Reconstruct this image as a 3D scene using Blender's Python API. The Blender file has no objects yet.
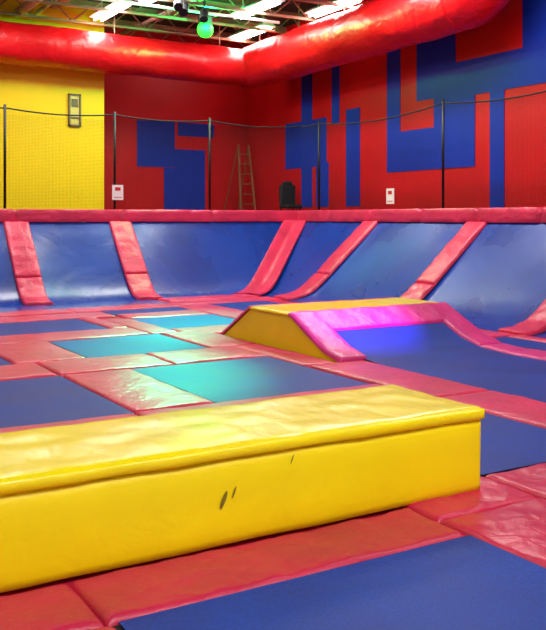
import bpy, bmesh, math
from mathutils import Vector, noise

S = bpy.context.scene
try:
    S.view_settings.view_transform = 'Standard'
    S.view_settings.look = 'None'
except Exception:
    pass
COL = S.collection

# ------------------------------------------------------------------ materials
def srgb(r, g, b):
    f = lambda c: (c/255/12.92) if c/255 <= .04045 else ((c/255+.055)/1.055)**2.4
    return (f(r), f(g), f(b), 1)

def material(name, rgb, rough=.5, var=.15, vscale=2.0, bump=0, bscale=8, bdist=.01, spec=.5,
             metallic=0, stretch=(1, 1, 1), fine=0, fscale=200, rough_var=0):
    m = bpy.data.materials.new(name); m.use_nodes = True
    nt = m.node_tree; N = nt.nodes; L = nt.links
    b = N['Principled BSDF']
    b.inputs['Roughness'].default_value = rough
    b.inputs['Metallic'].default_value = metallic
    b.inputs['Specular IOR Level'].default_value = spec
    tc = N.new('ShaderNodeTexCoord')
    c = srgb(*rgb)
    n1 = N.new('ShaderNodeTexNoise'); n1.inputs['Scale'].default_value = vscale
    n1.inputs['Detail'].default_value = 5
    L.new(tc.outputs['Object'], n1.inputs['Vector'])
    r = N.new('ShaderNodeValToRGB')
    r.color_ramp.elements[0].position = .3; r.color_ramp.elements[1].position = .7
    r.color_ramp.elements[0].color = (c[0]*(1-var), c[1]*(1-var), c[2]*(1-var), 1)
    r.color_ramp.elements[1].color = (min(1, c[0]*(1+var)), min(1, c[1]*(1+var)), min(1, c[2]*(1+var)), 1)
    L.new(n1.outputs['Fac'], r.inputs['Fac'])
    out = r.outputs['Color']
    if fine:
        n3 = N.new('ShaderNodeTexNoise'); n3.inputs['Scale'].default_value = fscale
        L.new(tc.outputs['Object'], n3.inputs['Vector'])
        mr = N.new('ShaderNodeMapRange')
        mr.inputs['From Min'].default_value = .35; mr.inputs['From Max'].default_value = .65
        mr.inputs['To Min'].default_value = 1-fine; mr.inputs['To Max'].default_value = 1+fine
        L.new(n3.outputs['Fac'], mr.inputs['Value'])
        mx = N.new('ShaderNodeVectorMath'); mx.operation = 'SCALE'
        L.new(out, mx.inputs[0]); L.new(mr.outputs['Result'], mx.inputs['Scale'])
        out = mx.outputs['Vector']
    L.new(out, b.inputs['Base Color'])
    if rough_var:
        mr2 = N.new('ShaderNodeMapRange')
        mr2.inputs['To Min'].default_value = rough-rough_var; mr2.inputs['To Max'].default_value = rough+rough_var
        L.new(n1.outputs['Fac'], mr2.inputs['Value']); L.new(mr2.outputs['Result'], b.inputs['Roughness'])
    if bump:
        mp = N.new('ShaderNodeMapping'); mp.inputs['Scale'].default_value = stretch
        L.new(tc.outputs['Object'], mp.inputs['Vector'])
        n2 = N.new('ShaderNodeTexNoise'); n2.inputs['Scale'].default_value = bscale
        n2.inputs['Detail'].default_value = 3; n2.inputs['Distortion'].default_value = .6
        L.new(mp.outputs['Vector'], n2.inputs['Vector'])
        bp = N.new('ShaderNodeBump'); bp.inputs['Strength'].default_value = bump
        bp.inputs['Distance'].default_value = bdist
        L.new(n2.outputs['Fac'], bp.inputs['Height']); L.new(bp.outputs['Normal'], b.inputs['Normal'])
    return m

def emission(name, col, st):
    m = bpy.data.materials.new(name); m.use_nodes = True
    b = m.node_tree.nodes['Principled BSDF']
    b.inputs['Base Color'].default_value = (*col, 1)
    b.inputs['Emission Color'].default_value = (*col, 1)
    b.inputs['Emission Strength'].default_value = st
    return m

M_pink  = material('pink_vinyl', (208, 48, 82), .34, .18, 1.8, .5, 9, .025, spec=.42)
M_pinkd = material('red_vinyl', (184, 28, 66), .34, .16, 1.6, .5, 7, .025, spec=.42)
M_maglit   = material('magenta_lit_vinyl', (204, 46, 118), .36, .15, 1.6, .45, 9, .025, spec=.4)  # pink ramp padding with the magenta light painted into its colour
M_yel   = material('yellow_vinyl', (238, 214, 0), .42, .05, 1.6, .3, 5, .02, spec=.32)
M_yelt  = material('yellow_vinyl_cover', (240, 216, 0), .27, .05, 2, .45, 7, .014, spec=.45, stretch=(1, .5, 1))
M_blue  = material('blue_trampoline_mesh', (14, 56, 142), .5, .22, 1.2, .15, 3, .02, fine=.18, fscale=70, rough_var=.08, spec=.16)
M_blues = material('blue_wall_mesh', (8, 54, 142), .28, .22, .8, .3, 1.5, .03, fine=.1, fscale=60, rough_var=.05, spec=.45)
M_black = material('black_webbing', (14, 14, 18), .7)
M_redw  = material('red_wall_paint', (200, 6, 14), .5, .14, .5, spec=.3)
M_bluew = material('blue_mural_paint', (6, 46, 160), .5, .12, .7, spec=.3)
M_yelw  = material('yellow_wall_paint', (248, 204, 0), .5, .05, .6, spec=.3)
M_duct  = material('red_duct_fabric', (212, 12, 20), .36, .1, 1, .7, 3, .05, spec=.4)
M_ceil  = material('dark_ceiling', (40, 44, 42), .8, .3, .6)
M_steel = material('joist_steel', (156, 118, 98), .5, .2, 2, metallic=.2)
M_white = material('white_pipe', (215, 215, 205), .5, .05)
M_lite  = material('light_wall_paint', (200, 200, 196), .7, .05)
M_floor = material('concrete_floor', (60, 60, 64), .8, .2)
M_grey  = material('platform_carpet', (38, 36, 44), .9, .2)
M_post  = material('post_metal', (24, 22, 26), .4, .1, metallic=.4)
M_net   = material('net_cord', (20, 16, 20), .8, .1)
M_wood  = material('ladder_wood', (130, 66, 34), .5, .15)
M_sign  = material('sign_white', (225, 225, 220), .5, .02)
M_signr = material('sign_red', (190, 20, 30), .5, .02)
M_scuff = material('scuff_mark', (120, 100, 8), .6, .2, 30)
M_glass = material('vent_face', (214, 190, 90), .3, .2, 5)
M_frame = material('vent_frame', (110, 96, 60), .5, .1)

# ------------------------------------------------------------------ helpers
def finish(name, bm, mats, parent=None, smooth=False, center=True):
    bmesh.ops.recalc_face_normals(bm, faces=bm.faces[:])
    c = Vector((0, 0, 0))
    if center and bm.verts:
        mn = Vector([min(v.co[i] for v in bm.verts) for i in range(3)])
        mx = Vector([max(v.co[i] for v in bm.verts) for i in range(3)])
        c = Vector(((mn.x+mx.x)/2, (mn.y+mx.y)/2, mn.z))
        for v in bm.verts: v.co -= c
    me = bpy.data.meshes.new(name); bm.to_mesh(me); bm.free()
    if not isinstance(mats, (list, tuple)): mats = [mats]
    for m in mats: me.materials.append(m)
    if smooth:
        for p in me.polygons: p.use_smooth = True
    o = bpy.data.objects.new(name, me); COL.objects.link(o)
    o.location = c
    if parent:
        o.parent = parent; o.location = c - parent.location
    return o

def empty(name, loc):
    e = bpy.data.objects.new(name, None); e.location = loc; e.empty_display_size = .2
    COL.objects.link(e); return e

def box(bm, x0, x1, y0, y1, z0, z1, mi=0, bev=0):
    vs = [bm.verts.new((x, y, z)) for z in (z0, z1) for y in (y0, y1) for x in (x0, x1)]
    F = [(0, 2, 3, 1), (4, 5, 7, 6), (0, 1, 5, 4), (2, 6, 7, 3), (0, 4, 6, 2), (1, 3, 7, 5)]
    fs = [bm.faces.new([vs[i] for i in f]) for f in F]
    for f in fs: f.material_index = mi
    if bev:
        es = list({e for f in fs for e in f.edges})
        bmesh.ops.bevel(bm, geom=es, offset=bev, segments=3, affect='EDGES', profile=.5)
    return fs

def tube(bm, a, b, r, n=8, mi=0, cap=True):
    a = Vector(a); b = Vector(b); d = (b-a).normalized()
    u = d.orthogonal().normalized(); w = d.cross(u)
    ra = [bm.verts.new(a+(u*math.cos(t)+w*math.sin(t))*r) for t in [2*math.pi*i/n for i in range(n)]]
    rb = [bm.verts.new(b+(u*math.cos(t)+w*math.sin(t))*r) for t in [2*math.pi*i/n for i in range(n)]]
    for i in range(n):
        f = bm.faces.new([ra[i], ra[(i+1) % n], rb[(i+1) % n], rb[i]]); f.material_index = mi
    if cap:
        for rr in (ra, rb):
            f = bm.faces.new(rr); f.material_index = mi

def pillow(bm, fn, Lu, Lv, thick, res=.1, wr=.008, wf=3.0, edge=.045, mi=0, seed=0, aniso=(1, 1)):
    """padded vinyl cushion lying on base surface fn(u,v)->(pos, normal)"""
    nu = max(6, int(Lu/res)); nv = max(6, int(Lv/res))
    def samp(n, L):
        e = min(edge, L*.3)
        inner = [e + (L-2*e)*i/n for i in range(n+1)]
        return [0, e*.12, e*.35, e*.65] + inner + [L-e*.65, L-e*.35, L-e*.12, L]
    us = samp(nu, Lu); vs_ = samp(nv, Lv); g = []
    for a in us:
        row = []
        for b in vs_:
            p, n = fn(a/Lu, b/Lv)
            ea = min(1, min(a, Lu-a)/edge); eb = min(1, min(b, Lv-b)/edge)
            k = math.sqrt(max(0, 1-(1-ea)**2))*math.sqrt(max(0, 1-(1-eb)**2))
            q = Vector((a*wf*aniso[0]+seed*7.3, b*wf*aniso[1]+seed*3.1, seed*1.7))
            w = noise.noise(q)*wr + noise.noise(q*2.7)*wr*.5
            mid = math.sin(math.pi*a/Lu)*math.sin(math.pi*b/Lv)
            row.append(bm.verts.new(Vector(p)+Vector(n)*(thick*k*(.86+.14*mid)+w*k)))
        g.append(row)
    for i in range(len(us)-1):
        for j in range(len(vs_)-1):
            f = bm.faces.new([g[i][j], g[i+1][j], g[i+1][j+1], g[i][j+1]])
            f.material_index = mi; f.smooth = True

_seed = [0]
def flatpad(bm, x0, x1, y0, y1, z=.0, thick=.05, mi=0, **k):
    _seed[0] += 1
    pillow(bm, lambda u, v: ((x0+(x1-x0)*u, y0+(y1-y0)*v, z), (0, 0, 1)), x1-x0, y1-y0, thick, mi=mi, seed=_seed[0], **k)

# ------------------------------------------------------------------ room shell
bm = bmesh.new(); box(bm, -8.2, 13.5, -6.2, 24.2, -.35, -.15); finish('floor', bm, M_floor)
bm = bmesh.new(); box(bm, -8.2, 13.5, -6.2, 24.2, 7.2, 7.4); finish('ceiling', bm, M_ceil)
bm = bmesh.new(); box(bm, -8.2, 13.3, 24.0, 24.2, -.15, 7.2); finish('wall_back', bm, M_redw)
bm = bmesh.new(); box(bm, 13.3, 13.5, -6.2, 24.2, -.15, 7.2); finish('wall_right', bm, M_redw)
bm = bmesh.new(); box(bm, -8.2, -8.0, -6.0, 24.0, -.15, 7.2); finish('wall_left', bm, M_lite)
bm = bmesh.new(); box(bm, -8.2, 13.3, -6.2, -6.0, -.15, 7.2); finish('wall_front', bm, M_lite)
bm = bmesh.new(); box(bm, -8.0, 7.98, 22.0, 24.0, -.15, 7.2); finish('wall_partition', bm, M_yelw)

# murals (flat painted shapes on the walls)
bm = bmesh.new()
for i, (a, b, z0, z1) in enumerate([(20.2, 20.75, 2, 5.93), (19.5, 21.6, 3.1, 4.4), (19.4, 20.0, 2, 3.2), (18.9, 19.25, 4.2, 5.86),
                       (18.0, 18.6, 2, 4.5), (16.4, 16.9, 2.8, 5.87), (14.0, 16.5, 2.8, 3.75), (14.5, 15.8, 4.4, 5.85),
                       (13.9, 15.2, 2.8, 4.42), (9.5, 14.6, 4.33, 5.1), (13.05, 13.45, 1.9, 4.4), (11.3, 12.55, 5.0, 7.1),
                       (9.0, 10.4, 2.4, 4.0), (7.0, 8.0, 3.0, 6.0), (3.0, 6.0, 2.5, 3.4)]):
    box(bm, 13.290-.0008*i, 13.3, a, b, z0, z1)
finish('wall_mural', bm, M_bluew)
bm = bmesh.new()
for (a, b, z0, z1) in [(9.7, 10.9, 3.2, 4.55), (10.9, 11.9, 1.9, 3.75), (10.55, 10.9, 1.9, 3.19), (11.0, 12.2, 4.15, 4.55)]:
    box(bm, a, b, 23.985, 24.0, z0, z1)
finish('wall_mural', bm, M_bluew)

# ceiling joists
bm = bmesh.new()
y = -4.0
while y < 24:
    box(bm, -8, 13.3, y-.05, y+.05, 7.08, 7.2)
    box(bm, -8, 13.3, y-.04, y+.04, 6.62, 6.68)
    x = -8.0; up = True
    while x < 13.2:
        tube(bm, (x, y, 6.66 if up else 7.1), (min(x+.5, 13.2), y, 7.1 if up else 6.66), .018, 5)
        x += .5; up = not up
    y += 1.6
for xx in (4.3, 6.6, 9.4):
    box(bm, xx-.1, xx+.1, -5.9, 21.9, 6.98, 7.06)
finish('ceiling_joists', bm, M_steel)
bm = bmesh.new()
tube(bm, (5.7, 2, 6.75), (5.7, 21.9, 6.75), .11, 12)
tube(bm, (6.2, 2, 6.85), (6.2, 21.9, 6.85), .06, 10)
tube(bm, (8.9, 2, 6.8), (8.9, 23.9, 6.8), .05, 10)
tube(bm, (-8, 18.5, 6.5), (11.2, 18.5, 6.5), .035, 10)
finish('ceiling_pipes', bm, M_white, smooth=True)

# air ducts
def duct(name, a, b, r, parent=None):
    bm = bmesh.new(); a = Vector(a); b = Vector(b); d = (b-a); L = d.length; d.normalize()
    u = Vector((0, 0, 1)) if abs(d.z) < .9 else Vector((1, 0, 0)); w = d.cross(u); n = 36; m = max(3, int(L/.12)); prev = None; first = None
    for i in range(m+1):
        t = i/m*L
        ring = []
        for k in range(n):
            s = 2*math.pi*k/n
            rr = r*(1+.06*noise.noise(Vector((t*1.1, math.cos(s)*1.2, math.sin(s)*1.2+r)))) * (.965 if (t % 2.4) < .12 else 1)
            ring.append(bm.verts.new(a+d*t+(u*math.cos(s)+w*math.sin(s))*rr))
        if prev:
            for k in range(n):
                bm.faces.new([prev[k], prev[(k+1) % n], ring[(k+1) % n], ring[k]])
        else: first = ring
        prev = ring
    bm.faces.new(first); bm.faces.new(prev)
    return finish(name, bm, M_duct, parent=parent, smooth=True)
de = empty('air_duct', (12.1, 21.3, 5.95))
duct('duct_run_1', (-7.9, 21.3, 5.95), (12.3, 21.3, 5.85), .5, de)
duct('duct_run_2', (12.1, 21.6, 5.9), (12.1, 12.9, 6.0), .6, de)
bm = bmesh.new()   # elbow turning up through the ceiling
n = 32; prev = None
for i in range(11):
    t = math.pi/2*i/10; cy, cz, R = 12.9, 6.7, .7
    c = Vector((12.1, cy-R*math.sin(t), cz-R*math.cos(t)))
    tan = Vector((0, -math.cos(t), math.sin(t))); u = Vector((1, 0, 0)); w = tan.cross(u)
    ring = [bm.verts.new(c+(u*math.cos(s)+w*math.sin(s))*.6) for s in [2*math.pi*k/n for k in range(n)]]
    if prev:
        for k in range(n): bm.faces.new([prev[k], prev[(k+1) % n], ring[(k+1) % n], ring[k]])
    prev = ring
top = [bm.verts.new(v.co+Vector((0, 0, 7.2-v.co.z))) for v in prev]
for k in range(n): bm.faces.new([prev[k], prev[(k+1) % n], top[(k+1) % n], top[k]])
finish('duct_elbow', bm, M_duct, parent=de, smooth=True)
bm = bmesh.new()
for yy in range(13, 22, 2):
    tube(bm, (12.1, yy, 6.5), (12.1, yy, 7.2), .012, 5)
for xx in range(-7, 12, 3):
    tube(bm, (xx, 21.3, 6.4), (xx, 21.3, 7.2), .012, 5)
finish('duct_hangers', bm, M_steel, parent=de)

# ------------------------------------------------------------------ lights
K = .88
def fixture(x, y, power=170, z=6.75, L=1.9, W=.42, col=(1, .98, .95)):
    e = empty('ceiling_or_fill_light', (x, y, z))
    bm = bmesh.new()
    vs = [bm.verts.new((x+sx*w, y+sy*l, zz)) for zz, w, l in ((z, W/2+.03, L/2+.03), (z+.1, W/4, L/2)) for sy in (-1, 1) for sx in (-1, 1)]
    for f in [(4, 5, 7, 6), (0, 1, 5, 4), (2, 6, 7, 3), (0, 4, 6, 2), (1, 3, 7, 5), (0, 2, 3, 1)]:
        bm.faces.new([vs[i] for i in f])
    tube(bm, (x, y-L*.35, z+.1), (x, y-L*.35, 7.2), .01, 5)
    tube(bm, (x, y+L*.35, z+.1), (x, y+L*.35, 7.2), .01, 5)
    finish('housing', bm, M_white, parent=e)
    bm = bmesh.new()
    for dx in (-.09, .09):
        tube(bm, (x+dx, y-L/2+.03, z-.045), (x+dx, y+L/2-.03, z-.045), .04, 8)
    finish('tubes', bm, M_tube, parent=e, smooth=True)
    ld = bpy.data.lights.new('lamp', 'AREA'); ld.shape = 'RECTANGLE'; ld.size = W; ld.size_y = L
    ld.energy = power*K; ld.color = col
    lo = bpy.data.objects.new('lamp', ld); COL.objects.link(lo); lo.parent = e; lo.location = (0, 0, -.095)
M_tube = emission('fluorescent_tube', (1, .98, .93), 14)
for (x, y, p) in [(7.58, 20.4, 90), (11.75, 20.9, 60), (12.0, 17.3, 60), (7.9, 18.2, 160), (10.5, 18.4, 160), (10.5, 13.9, 230), (4.9, 18.4, 160), (1.5, 18.0, 160),  # some over the slopes are added, placed to put sheen on the mats
               (5.8, 13.0, 60), (2.6, 10.0, 90), (10.4, 10.8, 210), (-2, 9, 120), (8.4, 5.0, 60), (5.6, 3.4, 40), (10.4, 2, 120),
               (2.0, -1.2, 330), (-1.5, -1.0, 250), (5.5, -2.0, 320), (0, -4.2, 250)]:  # this row: unseen lamps added out of view as front fill
    fixture(x, y, p)

def spot(name, loc, tgt, col, power, ang, blend=.8, size=.1):
    e = empty(name, loc)
    d = (Vector(tgt)-Vector(loc)).normalized()
    bm = bmesh.new(); l = Vector(loc)
    tube(bm, l-d*.35, l-d*.02, .1, 14)
    tube(bm, l-d*.2, (l.x, l.y, 7.2), .015, 6)
    finish('housing', bm, M_black, parent=e)
    ld = bpy.data.lights.new('lamp', 'SPOT'); ld.energy = power; ld.color = col; ld.spot_size = math.radians(ang)
    ld.spot_blend = blend; ld.shadow_soft_size = size
    lo = bpy.data.objects.new('lamp', ld); COL.objects.link(lo); lo.parent = e
    lo.rotation_euler = d.to_track_quat('-Z', 'Y').to_euler()
spot('stage_spotlight', (7.6, 5.8, 6.3), (6.7, 9.25, .4), (.5, .03, 1), 8500, 19, 1)
spot('stage_spotlight', (8.9, 18.0, 6.2), (6.2, 13.0, 0), (0, 1, .5), 8000, 24, 1)
spot('stage_spotlight', (8.2, 17.6, 6.2), (4.4, 11.2, 0), (0, 1, .5), 6500, 17, 1)
spot('stage_spotlight', (7.9, 17.2, 6.2), (4.1, 8.6, 0), (0, 1, .5), 5500, 11, 1)
# green effect light
e = empty('disco_light', (9.58, 19.3, 6.3))
bm = bmesh.new(); bmesh.ops.create_uvsphere(bm, u_segments=20, v_segments=12, radius=.2)
for v in bm.verts: v.co += Vector((9.58, 19.3, 6.3))
finish('lens', bm, emission('green_led', (.02, 1, .03), 3), parent=e, smooth=True)
bm = bmesh.new(); tube(bm, (9.58, 19.3, 6.46), (9.58, 19.3, 6.6), .17, 16); tube(bm, (9.58, 19.3, 6.6), (9.58, 19.3, 7.2), .02, 6)
finish('bracket', bm, M_black, parent=e)
ld = bpy.data.lights.new('glow', 'POINT'); ld.energy = 320; ld.color = (.0, 1, .2); ld.shadow_soft_size = .1
lo = bpy.data.objects.new('glow', ld); COL.objects.link(lo); lo.parent = e; lo.location = (-.15, -.5, .1)

# ------------------------------------------------------------------ trampoline deck
bm = bmesh.new(); box(bm, -3.0, 9.5, -.9, 16.95, -.15, 0); finish('trampoline_deck', bm, M_pinkd)

def tramp(x0, x1, y0, y1):
    bm = bmesh.new()
    box(bm, x0-.03, x1+.03, y0-.03, y1+.03, .0, .008, 1)
    nx, ny = 14, 14; g = []
    for i in range(nx+1):
        row = []
        for j in range(ny+1):
            u, v = i/nx, j/ny
            row.append(bm.verts.new((x0+(x1-x0)*u, y0+(y1-y0)*v, .022-.01*math.sin(math.pi*u)*math.sin(math.pi*v))))
        g.append(row)
    for i in range(nx):
        for j in range(ny):
            f = bm.faces.new([g[i][j], g[i+1][j], g[i+1][j+1], g[i][j+1]]); f.smooth = True
    finish('floor_trampoline', bm, [M_blue, M_black])
for r in [(1.32, 3.28, 1.35, 3.47), (4.12, 6.0, 1.35, 3.47), (-1.0, .55, 1.35, 3.47),
          (3.98, 5.45, 4.24, 6.3), (.9, 2.85, 5.05, 6.3), (.9, 2.85, 7.1, 9.2), (3.65, 5.4, 7.1, 9.2), (-1.6, .1, 7.1, 9.2),
          (3.5, 5.1, 10.15, 11.8), (.9, 2.6, 10.15, 11.8), (2.9, 4.7, 12.7, 14.25), (.6, 2.2, 12.7, 14.25),
          (5.45, 6.95, 12.2, 13.75), (7.7, 9.0, 12.2, 15.4), (5.45, 6.95, 14.5, 15.2), (8.62, 9.2, 5.0, 9.0)]:
    tramp(*r)

bm = bmesh.new()
P = lambda x0, x1, y0, y1, **k: flatpad(bm, x0, x1, y0, y1, **k)
# near row (redder, creased)
for r in [(-1.0, 1.27, 3.47, 3.97), (1.27, 3.27, 3.47, 3.97), (.56, 1.3, 1.3, 3.46), (3.29, 4.08, 1.3, 3.72), (4.1, 6.2, 3.49, 4.22),
          (3.29, 4.09, 3.73, 4.22)]:
    flatpad(bm, *r, thick=.04, wr=.011, wf=6, mi=1, aniso=(1, .7), res=.035)
for r in [(-1, 2.84, 6.3, 7.1), (2.85, 5.44, 6.3, 7.1), (2.86, 3.64, 7.12, 9.18), (-1, 2.84, 9.22, 10.13), (2.86, 4.2, 9.22, 10.13), (4.2, 5.44, 9.22, 10.13),
          (.12, .88, 7.1, 9.2), (2.62, 3.48, 10.15, 11.8), (5.12, 5.83, 10.15, 11.8), (0, 2.7, 11.82, 12.66), (2.7, 5.0, 11.82, 12.66), (5.0, 5.43, 11.82, 13.75),
          (5.45, 8.4, 11.4, 12.18), (4.72, 5.0, 12.68, 14.2), (6.97, 7.68, 12.2, 15.4), (2.22, 2.88, 12.7, 14.25), (0, 2.9, 14.27, 15.0), (2.9, 5.4, 14.27, 15.0),
          (5.45, 6.95, 13.77, 14.45), (0, 2.6, 15.25, 15.85), (2.6, 5.0, 15.25, 15.85), (5.0, 7.2, 15.25, 15.85), (7.2, 9.45, 15.5, 16.1), (7.3, 9.4, 16.3, 16.93),
          (5.46, 6.2, 4.24, 6.25), (5.46, 6.2, 6.27, 8.35), (5.42, 5.84, 8.36, 10.13),
          (8.05, 8.6, 4.3, 6.0), (8.05, 8.6, 6.0, 8.0), (8.5, 9.45, 9.03, 9.6), (8.5, 9.45, 9.6, 11.3), (9.22, 9.5, 5.0, 9.0)]:
    P(*r, thick=.045, wr=.008, wf=4)
finish('floor_padding', bm, [M_pink, M_pinkd])

# ------------------------------------------------------------------ curved wall trampolines
PR = [(0, 0), (.12, .015), (.25, .07), (.38, .2), (.54, .405), (.69, .6), (.845, .8), (1, 1)]
def prof(t):
    s = t*(len(PR)-1); i = min(int(s), len(PR)-2); f = s-i
    p0 = PR[max(i-1, 0)]; p1 = PR[i]; p2 = PR[i+1]; p3 = PR[min(i+2, len(PR)-1)]
    c = lambda a, b, c_, d: .5*((2*b)+(-a+c_)*f+(2*a-5*b+4*c_-d)*f*f+(-a+3*b-3*c_+d)*f**3)
    return c(p0[0], p1[0], p2[0], p3[0]), c(p0[1], p1[1], p2[1], p3[1])*1.6
BX, BY, DX, DY = 9.5, 16.95, 2.4, 1.8
def Lp(x, t):
    h, z = prof(t); return Vector((x, BY+DY*h, z+.01))
def Rp(y, t):
    h, z = prof(t); return Vector((BX+DX*h, y, z+.01))
def nrm(fn, a, t):
    d = fn(a, min(t+.02, 1))-fn(a, max(t-.02, 0))
    n = Vector((0, -d.z, d.y)) if abs(d.y) > abs(d.x) else Vector((-d.z, 0, d.x))
    n.normalize(); return n if n.z > 0 else -n
def bay(kind, a0, a1, corner=False, apron=False):
    bm = bmesh.new(); n, m = 16, 24; g = []
    for i in range(m+1):
        t = i/m; h, z = prof(t); row = []
        for j in range(n+1):
            u = j/n
            hi = a1 if not corner else (BX+DX*h if kind == 'L' else BY+DY*h)
            a = a0+(hi-a0)*u
            p = Lp(a, t) if kind == 'L' else Rp(a, t)
            sag = .12*math.sin(math.pi*u)*math.sin(math.pi*t)
            p = p-nrm(Lp if kind == 'L' else Rp, a, t)*sag
            row.append(bm.verts.new(p))
        g.append(row)
    if apron:
        row = [bm.verts.new((a0+(a1-a0)*j/n, 15.87, .02)) for j in range(n+1)]
        g.insert(0, row)
    for i in range(len(g)-1):
        for j in range(n):
            f = bm.faces.new([g[i][j], g[i+1][j], g[i+1][j+1], g[i][j+1]]); f.smooth = True
    o = finish('slanted_wall_trampoline', bm, M_blues, smooth=True)
xs = [-2.0, .2, 2.53, 4.85, 7.17]
for a, b in zip(xs[:-1], xs[1:]): bay('L', a, b, apron=True)
bay('L', 7.17, 0, corner=True)
ys = [2.9, 6.05, 9.2, 12.36, 15.67]
for a, b in zip(ys[:-1], ys[1:]): bay('R', a, b)
bay('R', 15.67, 0, corner=True)
def divider(kind, a, w=.54):
    bm = bmesh.new(); fn = Lp if kind == 'L' else Rp; L = 2.6
    for k, (t0, t1) in enumerate(((0, .5), (.5, .995))):
        pillow(bm, lambda u, v: (fn(a-w/2+w*v, t0+(t1-t0)*u), nrm(fn, a, t0+(t1-t0)*u)), L/2, w, .07, seed=int(a*10) % 50+k, wr=.018, wf=4.5, edge=.05, aniso=(1.5, 1), res=.07)
    finish('divider_pad', bm, M_pink)
for a in xs: divider('L', a)
for a in ys: divider('R', a)
bm = bmesh.new()
def mit(u, v):
    h, z = prof(u); p = Vector((BX+DX*h, BY+DY*h, z+.01))
    s = (v-.5)*2
    if s < 0: p.x += s*.42
    else: p.y -= s*.42
    return p, Vector((-.45, -.5, .74))
pillow(bm, mit, 3.2, .7, .08, wr=.015, wf=4, seed=9)
finish('divider_pad', bm, M_pink)

# top rail padding
bm = bmesh.new()
def railseg(kind, a0, a1, k):
    L = a1-a0; z0, z1 = 1.61, 1.89
    sec = []
    for (o, z) in [(-.035, z0), (-.045, z0+.015), (-.045, z0+.1), (-.045, z1-.1), (-.045, z1-.02), (-.03, z1), (.1, z1), (.3, z1), (.42, z1), (.43, z0)]:
        sec.append((o, z))
    n = max(6, int(L/.08)); prev = None
    for i in range(n+1):
        s = i/n; a = a0+L*s; e = min(1, min(s, 1-s)*L/.05); sc = .86+.14*math.sqrt(max(0, 1-(1-e)**2))
        ring = []
        for q, (o, z) in enumerate(sec):
            w = noise.noise(Vector((a*4, q*.9, k*5)))*.016
            oo = .2+(o-.2)*sc+w; zz = z0+(z-z0)*sc+w*.5
            ring.append(bm.verts.new((a, BY+DY+oo, zz) if kind == 'L' else (BX+DX+oo, a, zz)))
        if prev:
            for q in range(len(sec)-1):
                f = bm.faces.new([prev[q], prev[q+1], ring[q+1], ring[q]]); f.smooth = q not in (4, 5, 8)
            f = bm.faces.new([prev[-1], prev[0], ring[0], ring[-1]])
        prev = ring
edges = [-2, .2, 2.53, 4.85, 7.17, 9.5, 12.1]
for i in range(len(edges)-1): railseg('L', edges[i], edges[i+1], i)
edges = [2.9, 4.5, 6.05, 7.6, 9.2, 10.8, 12.36, 14.0, 15.67, 17.3, 18.75]
for i in range(len(edges)-1): railseg('R', edges[i], edges[i+1], i+20)
finish('top_rail_padding', bm, M_pink)

# platform behind rail
bm = bmesh.new()
box(bm, -2, 13.28, 19.2, 21.99, -.15, 1.56); box(bm, 8.0, 13.28, 21.99, 23.98, -.15, 1.56)
box(bm, 12.35, 13.28, 2.9, 19.2, -.15, 1.56)
finish('viewing_platform', bm, M_grey)

# ------------------------------------------------------------------ safety net (posts + cord)
NX, NY, NZ0, NZ1 = 12.18, 19.02, 1.91, 4.05
ne = empty('safety_net', (NX, NY, NZ0))
bm = bmesh.new()
posts = [(.2, NY), (2.4, NY), (4.69, NY), (7.15, NY), (9.56, NY), (NX, 18.2), (NX, 13.65), (NX, 9.9), (NX, 6.1), (NX, 2.95)]
for (x, y) in posts: tube(bm, (x, y, 1.9), (x, y, 4.12), .03, 10)
finish('posts', bm, M_post, smooth=True, parent=ne)
def sag(a, pts):
    for p, q in zip(pts[:-1], pts[1:]):
        if p <= a <= q:
            s = (a-p)/(q-p); return NZ1-.08*4*s*(1-s)*(q-p)/2.5
    return NZ1
pl = [-2, .2, 2.4, 4.69, 7.15, 9.56, NX]; pr = [2.95, 6.1, 9.9, 13.65, 18.2, NY]
bm = bmesh.new()
def cord(a, b, r):
    tube(bm, a, b, r, 3, cap=False)
st = .031; cr = .0017
a = -2.0
while a < NX:
    cord((a, NY, NZ0), (a, NY, sag(a, pl)), cr); a += st
a = 2.95
while a < NY:
    cord((NX, a, NZ0), (NX, a, sag(a, pr)), cr); a += st
z = NZ0
while z < NZ1-.15:
    cord((-2, NY, z), (NX, NY, z), cr); cord((NX, 2.95, z), (NX, NY, z), cr); z += st
def cable(fn, a0, a1, pts, r=.016):
    n = 90
    for i in range(n):
        p = a0+(a1-a0)*i/n; q = a0+(a1-a0)*(i+1)/n
        tube(bm, fn(p, sag(p, pts)), fn(q, sag(q, pts)), r, 6, cap=False)
cable(lambda s, z: (s, NY, z), -2, NX, pl); cable(lambda s, z: (NX, s, z), 2.95, NY, pr)
finish('mesh', bm, M_net, parent=ne)

# signs
def sign(cx, cy, cz, axis):
    bm = bmesh.new(); w, h = .13, .17
    def bx(a0, a1, z0, z1, d0, d1, mi):
        if axis == 'L': box(bm, cx+a0, cx+a1, cy-d1, cy-d0, cz+z0, cz+z1, mi)
        else: box(bm, cx-d1, cx-d0, cy+a0, cy+a1, cz+z0, cz+z1, mi)
    bx(-w, w, -h, h, 0, .015, 0)
    bx(-w*.5, w*.5, .04, h*.7, .015, .02, 1)
    bx(-w*.7, w*.7, -h*.7, -h*.6, .015, .02, 1)
    finish('safety_sign', bm, [M_sign, M_signr])
sign(7.2, 18.97, 2.28, 'L'); sign(12.13, 15.3, 2.18, 'R')

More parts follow.
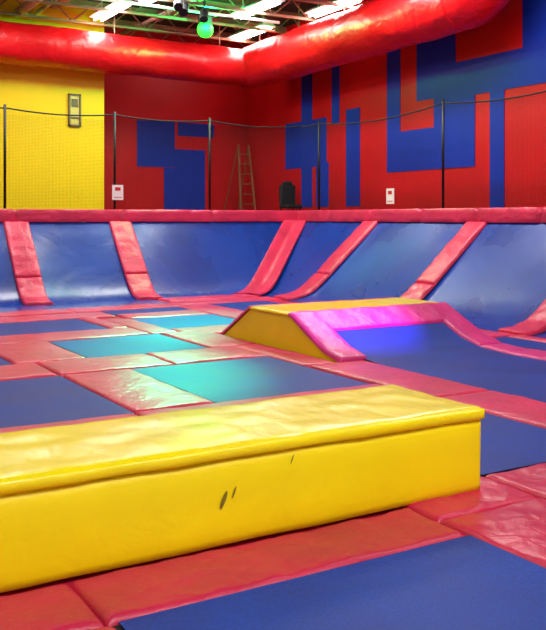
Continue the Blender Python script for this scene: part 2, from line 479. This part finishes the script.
# wall vent / window on yellow wall
bm = bmesh.new()
x0, x1, z0, z1 = 7.02, 7.34, 4.05, 4.88
box(bm, x0, x1, 21.93, 22.0, z0, z0+.04, 0); box(bm, x0, x1, 21.93, 22.0, z1-.04, z1, 0)
box(bm, x0, x0+.04, 21.93, 22.0, z0, z1, 0); box(bm, x1-.04, x1, 21.93, 22.0, z0, z1, 0)
box(bm, x0+.03, x1-.03, 21.97, 22.0, z0+.03, z1-.03, 1)
box(bm, x0+.03, x1-.03, 21.95, 21.97, z0+.2, z0+.24, 0)
box(bm, x0+.08, x1-.08, 21.95, 21.97, z0+.5, z0+.7, 0)
finish('wall_vent', bm, [M_frame, M_glass])

# ladder
e = empty('step_ladder', (12.8, 22.9, 1.56))
bm = bmesh.new()
for dx in (-.25, .25):
    tube(bm, (12.65+dx, 22.6, 1.58), (12.85+dx*.7, 23.3, 3.9), .035, 6)
    tube(bm, (12.65+dx, 23.85, 1.58), (12.85+dx*.7, 23.3, 3.9), .02, 6)
for k in range(7):
    s = (k+.7)/7.6
    box(bm, 12.65+.2*s-.25+.075*s, 12.65+.2*s+.25-.075*s, 22.6+.7*s-.04, 22.6+.7*s+.04, 1.58+2.3*s, 1.61+2.3*s)
finish('frame', bm, M_wood, parent=e)

# black high-backed chair on platform
e = empty('black_chair', (12.85, 20.6, 1.56))
bm = bmesh.new()
for dx in (-.2, .2):
    tube(bm, (12.85+dx, 20.4, 1.57), (12.85+dx, 20.42, 2.0), .02, 6)
    tube(bm, (12.85+dx, 20.8, 1.57), (12.85+dx, 20.8, 2.6), .02, 6)
box(bm, 12.6, 13.1, 20.36, 20.82, 1.97, 2.07, bev=.03)
box(bm, 12.6, 13.1, 20.72, 20.84, 2.05, 2.62, bev=.05)
box(bm, 12.7, 13.0, 20.72, 20.84, 2.6, 2.72, bev=.04)
finish('frame', bm, M_black, parent=e)

# ------------------------------------------------------------------ yellow padded beam
e = empty('padded_beam', (1.8, 4.4, .02))
def puffbox(bm, x0, x1, y0, y1, z0, z1, bulge, wr, wf, r=.03, mi=0):
    fs = box(bm, x0, x1, y0, y1, z0, z1, mi)
    es = list({ed for f in fs for ed in f.edges})
    long_ = [ed for ed in es if abs((ed.verts[0].co-ed.verts[1].co).x) > .5]
    bmesh.ops.subdivide_edges(bm, edges=long_, cuts=int((x1-x0)/.03), use_grid_fill=True)
    mid_ = [ed for ed in bm.edges if abs((ed.verts[0].co-ed.verts[1].co).y) > .3]
    bmesh.ops.subdivide_edges(bm, edges=mid_, cuts=22, use_grid_fill=True)
    sh = [ed for ed in bm.edges if abs((ed.verts[0].co-ed.verts[1].co).z) > (z1-z0)*.9]
    bmesh.ops.subdivide_edges(bm, edges=sh, cuts=8 if z1-z0 > .2 else 3, use_grid_fill=True)
    cx, cy, cz = (x0+x1)/2, (y0+y1)/2, (z0+z1)/2; hx, hy, hz = (x1-x0)/2, (y1-y0)/2, (z1-z0)/2
    for v in bm.verts:
        p = v.co.copy(); d = [(hx-abs(p.x-cx)), (hy-abs(p.y-cy)), (hz-abs(p.z-cz))]
        out = Vector((0, 0, 0)); c = 0
        for i, (cc) in enumerate((cx, cy, cz)):
            if d[i] < 1e-4: out[i] = 1 if p[i] > cc else -1; c += 1
        if c >= 1:
            w = noise.noise(Vector((p.x*wf, p.y*wf*1.6, p.z*wf)))*wr+noise.noise(Vector((p.x*wf*2.6, p.y*wf*2, p.z*wf*2)))*wr*.35
            if c == 1:
                lat = min([x for i, x in enumerate(d) if out[i] == 0])
                v.co = p+out*(bulge*min(1, lat/.12)+w)
            else:
                v.co = p-out*r*.45+out*w*.5
    for f in bm.faces: f.smooth = True
bm = bmesh.new(); puffbox(bm, -.3, 3.87, 3.98, 4.83, .022, .47, .012, .008, 1.8, r=.02)
finish('body', bm, M_yel, parent=e)
bm = bmesh.new(); puffbox(bm, -.33, 3.88, 3.955, 4.87, .465, .54, .004, .009, 3.2, r=.02)
finish('top_cover', bm, M_yelt, parent=e)
bm = bmesh.new()
for (x, z, s, l) in [(2.07, .27, .013, .045), (2.13, .3, .006, .03), (2.48, .42, .004, .025)]:
    vs = [bm.verts.new((x+s*math.cos(t)*1+l*.4*math.sin(t), 3.96, z+l*math.sin(t))) for t in [2*math.pi*i/12 for i in range(12)]]
    bm.faces.new(vs)
finish('scuff_marks', bm, M_scuff, parent=e)

# ------------------------------------------------------------------ yellow ramp with blue slide mat
e = empty('padded_ramp', (7.1, 9.8, 0))
FP = [(9.4, .47), (9.0, .27), (8.65, .11), (8.3, .03), (7.8, .0), (4.0, .0)]
def fz(y):
    if y >= 9.4: return .47
    for (a, za), (b, zb) in zip(FP[:-1], FP[1:]):
        if b <= y <= a:
            return zb+(za-zb)*(y-b)/(a-b)
    return 0
bm = bmesh.new()
side = [(11.25, .0), (10.42, .47), (9.4, .47), (9.0, .27), (8.65, .11), (8.3, .03), (8.25, 0)]
A = [bm.verts.new((5.86, y, z)) for y, z in side]; B = [bm.verts.new((8.44, y, z)) for y, z in side]
bm.faces.new(A); bm.faces.new(B[::-1])
for i in range(len(side)):
    j = (i+1) % len(side); bm.faces.new([A[i], A[j], B[j], B[i]])
finish('body', bm, M_yel, parent=e)
bm = bmesh.new()
pillow(bm, lambda u, v: ((5.84+2.62*u, 9.42+1.0*v, .47), (0, 0, 1)), 2.62, 1.0, .04, wr=.008)
finish('top_cushion', bm, M_yelt, parent=e)
bm = bmesh.new()
nb = Vector((0, .47, .83)).normalized()
pillow(bm, lambda u, v: ((5.84+2.62*u, 11.27-.85*v, .47*v), nb), 2.62, .95, .07)
finish('back_cushion', bm, M_pink, parent=e)
def fn_n(y):
    d = (fz(y+.1)-fz(y-.1))/.2; return Vector((0, -d, 1)).normalized()
bm = bmesh.new()
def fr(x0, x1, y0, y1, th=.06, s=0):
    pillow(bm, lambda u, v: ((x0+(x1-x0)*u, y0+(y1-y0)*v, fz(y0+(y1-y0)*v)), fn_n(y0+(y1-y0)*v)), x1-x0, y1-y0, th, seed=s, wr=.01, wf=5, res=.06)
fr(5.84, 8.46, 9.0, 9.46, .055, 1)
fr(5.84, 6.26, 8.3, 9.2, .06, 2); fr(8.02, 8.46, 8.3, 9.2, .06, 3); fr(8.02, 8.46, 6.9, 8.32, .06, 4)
finish('frame_padding', bm, M_maglit, parent=e)
bm = bmesh.new(); n, m = 12, 50; g = []
for i in range(m+1):
    y = 9.05-(9.05-4.4)*i/m
    g.append([bm.verts.new((6.18+1.9*j/n, y, fz(y)+.025+.0*j)) for j in range(n+1)])
for i in range(m):
    for j in range(n):
        f = bm.faces.new([g[i][j], g[i][j+1], g[i+1][j+1], g[i+1][j]]); f.smooth = True
finish('slide_mat', bm, M_blue, parent=e)

# ------------------------------------------------------------------ world + camera
w = bpy.data.worlds.new('World'); S.world = w; w.use_nodes = True
w.node_tree.nodes['Background'].inputs[0].default_value = (.5, .5, .55, 1)
w.node_tree.nodes['Background'].inputs[1].default_value = .3
cd = bpy.data.cameras.new('camera'); cam = bpy.data.objects.new('camera', cd); COL.objects.link(cam)
cd.sensor_fit = 'HORIZONTAL'; cd.sensor_width = 36; cd.lens = 36*880/546
cd.shift_y = -97/546
cam.location = (0, 0, 1.7); cam.rotation_euler = (math.radians(90), 0, math.radians(-30.8))
cd.clip_start = .05; cd.clip_end = 200
S.camera = cam
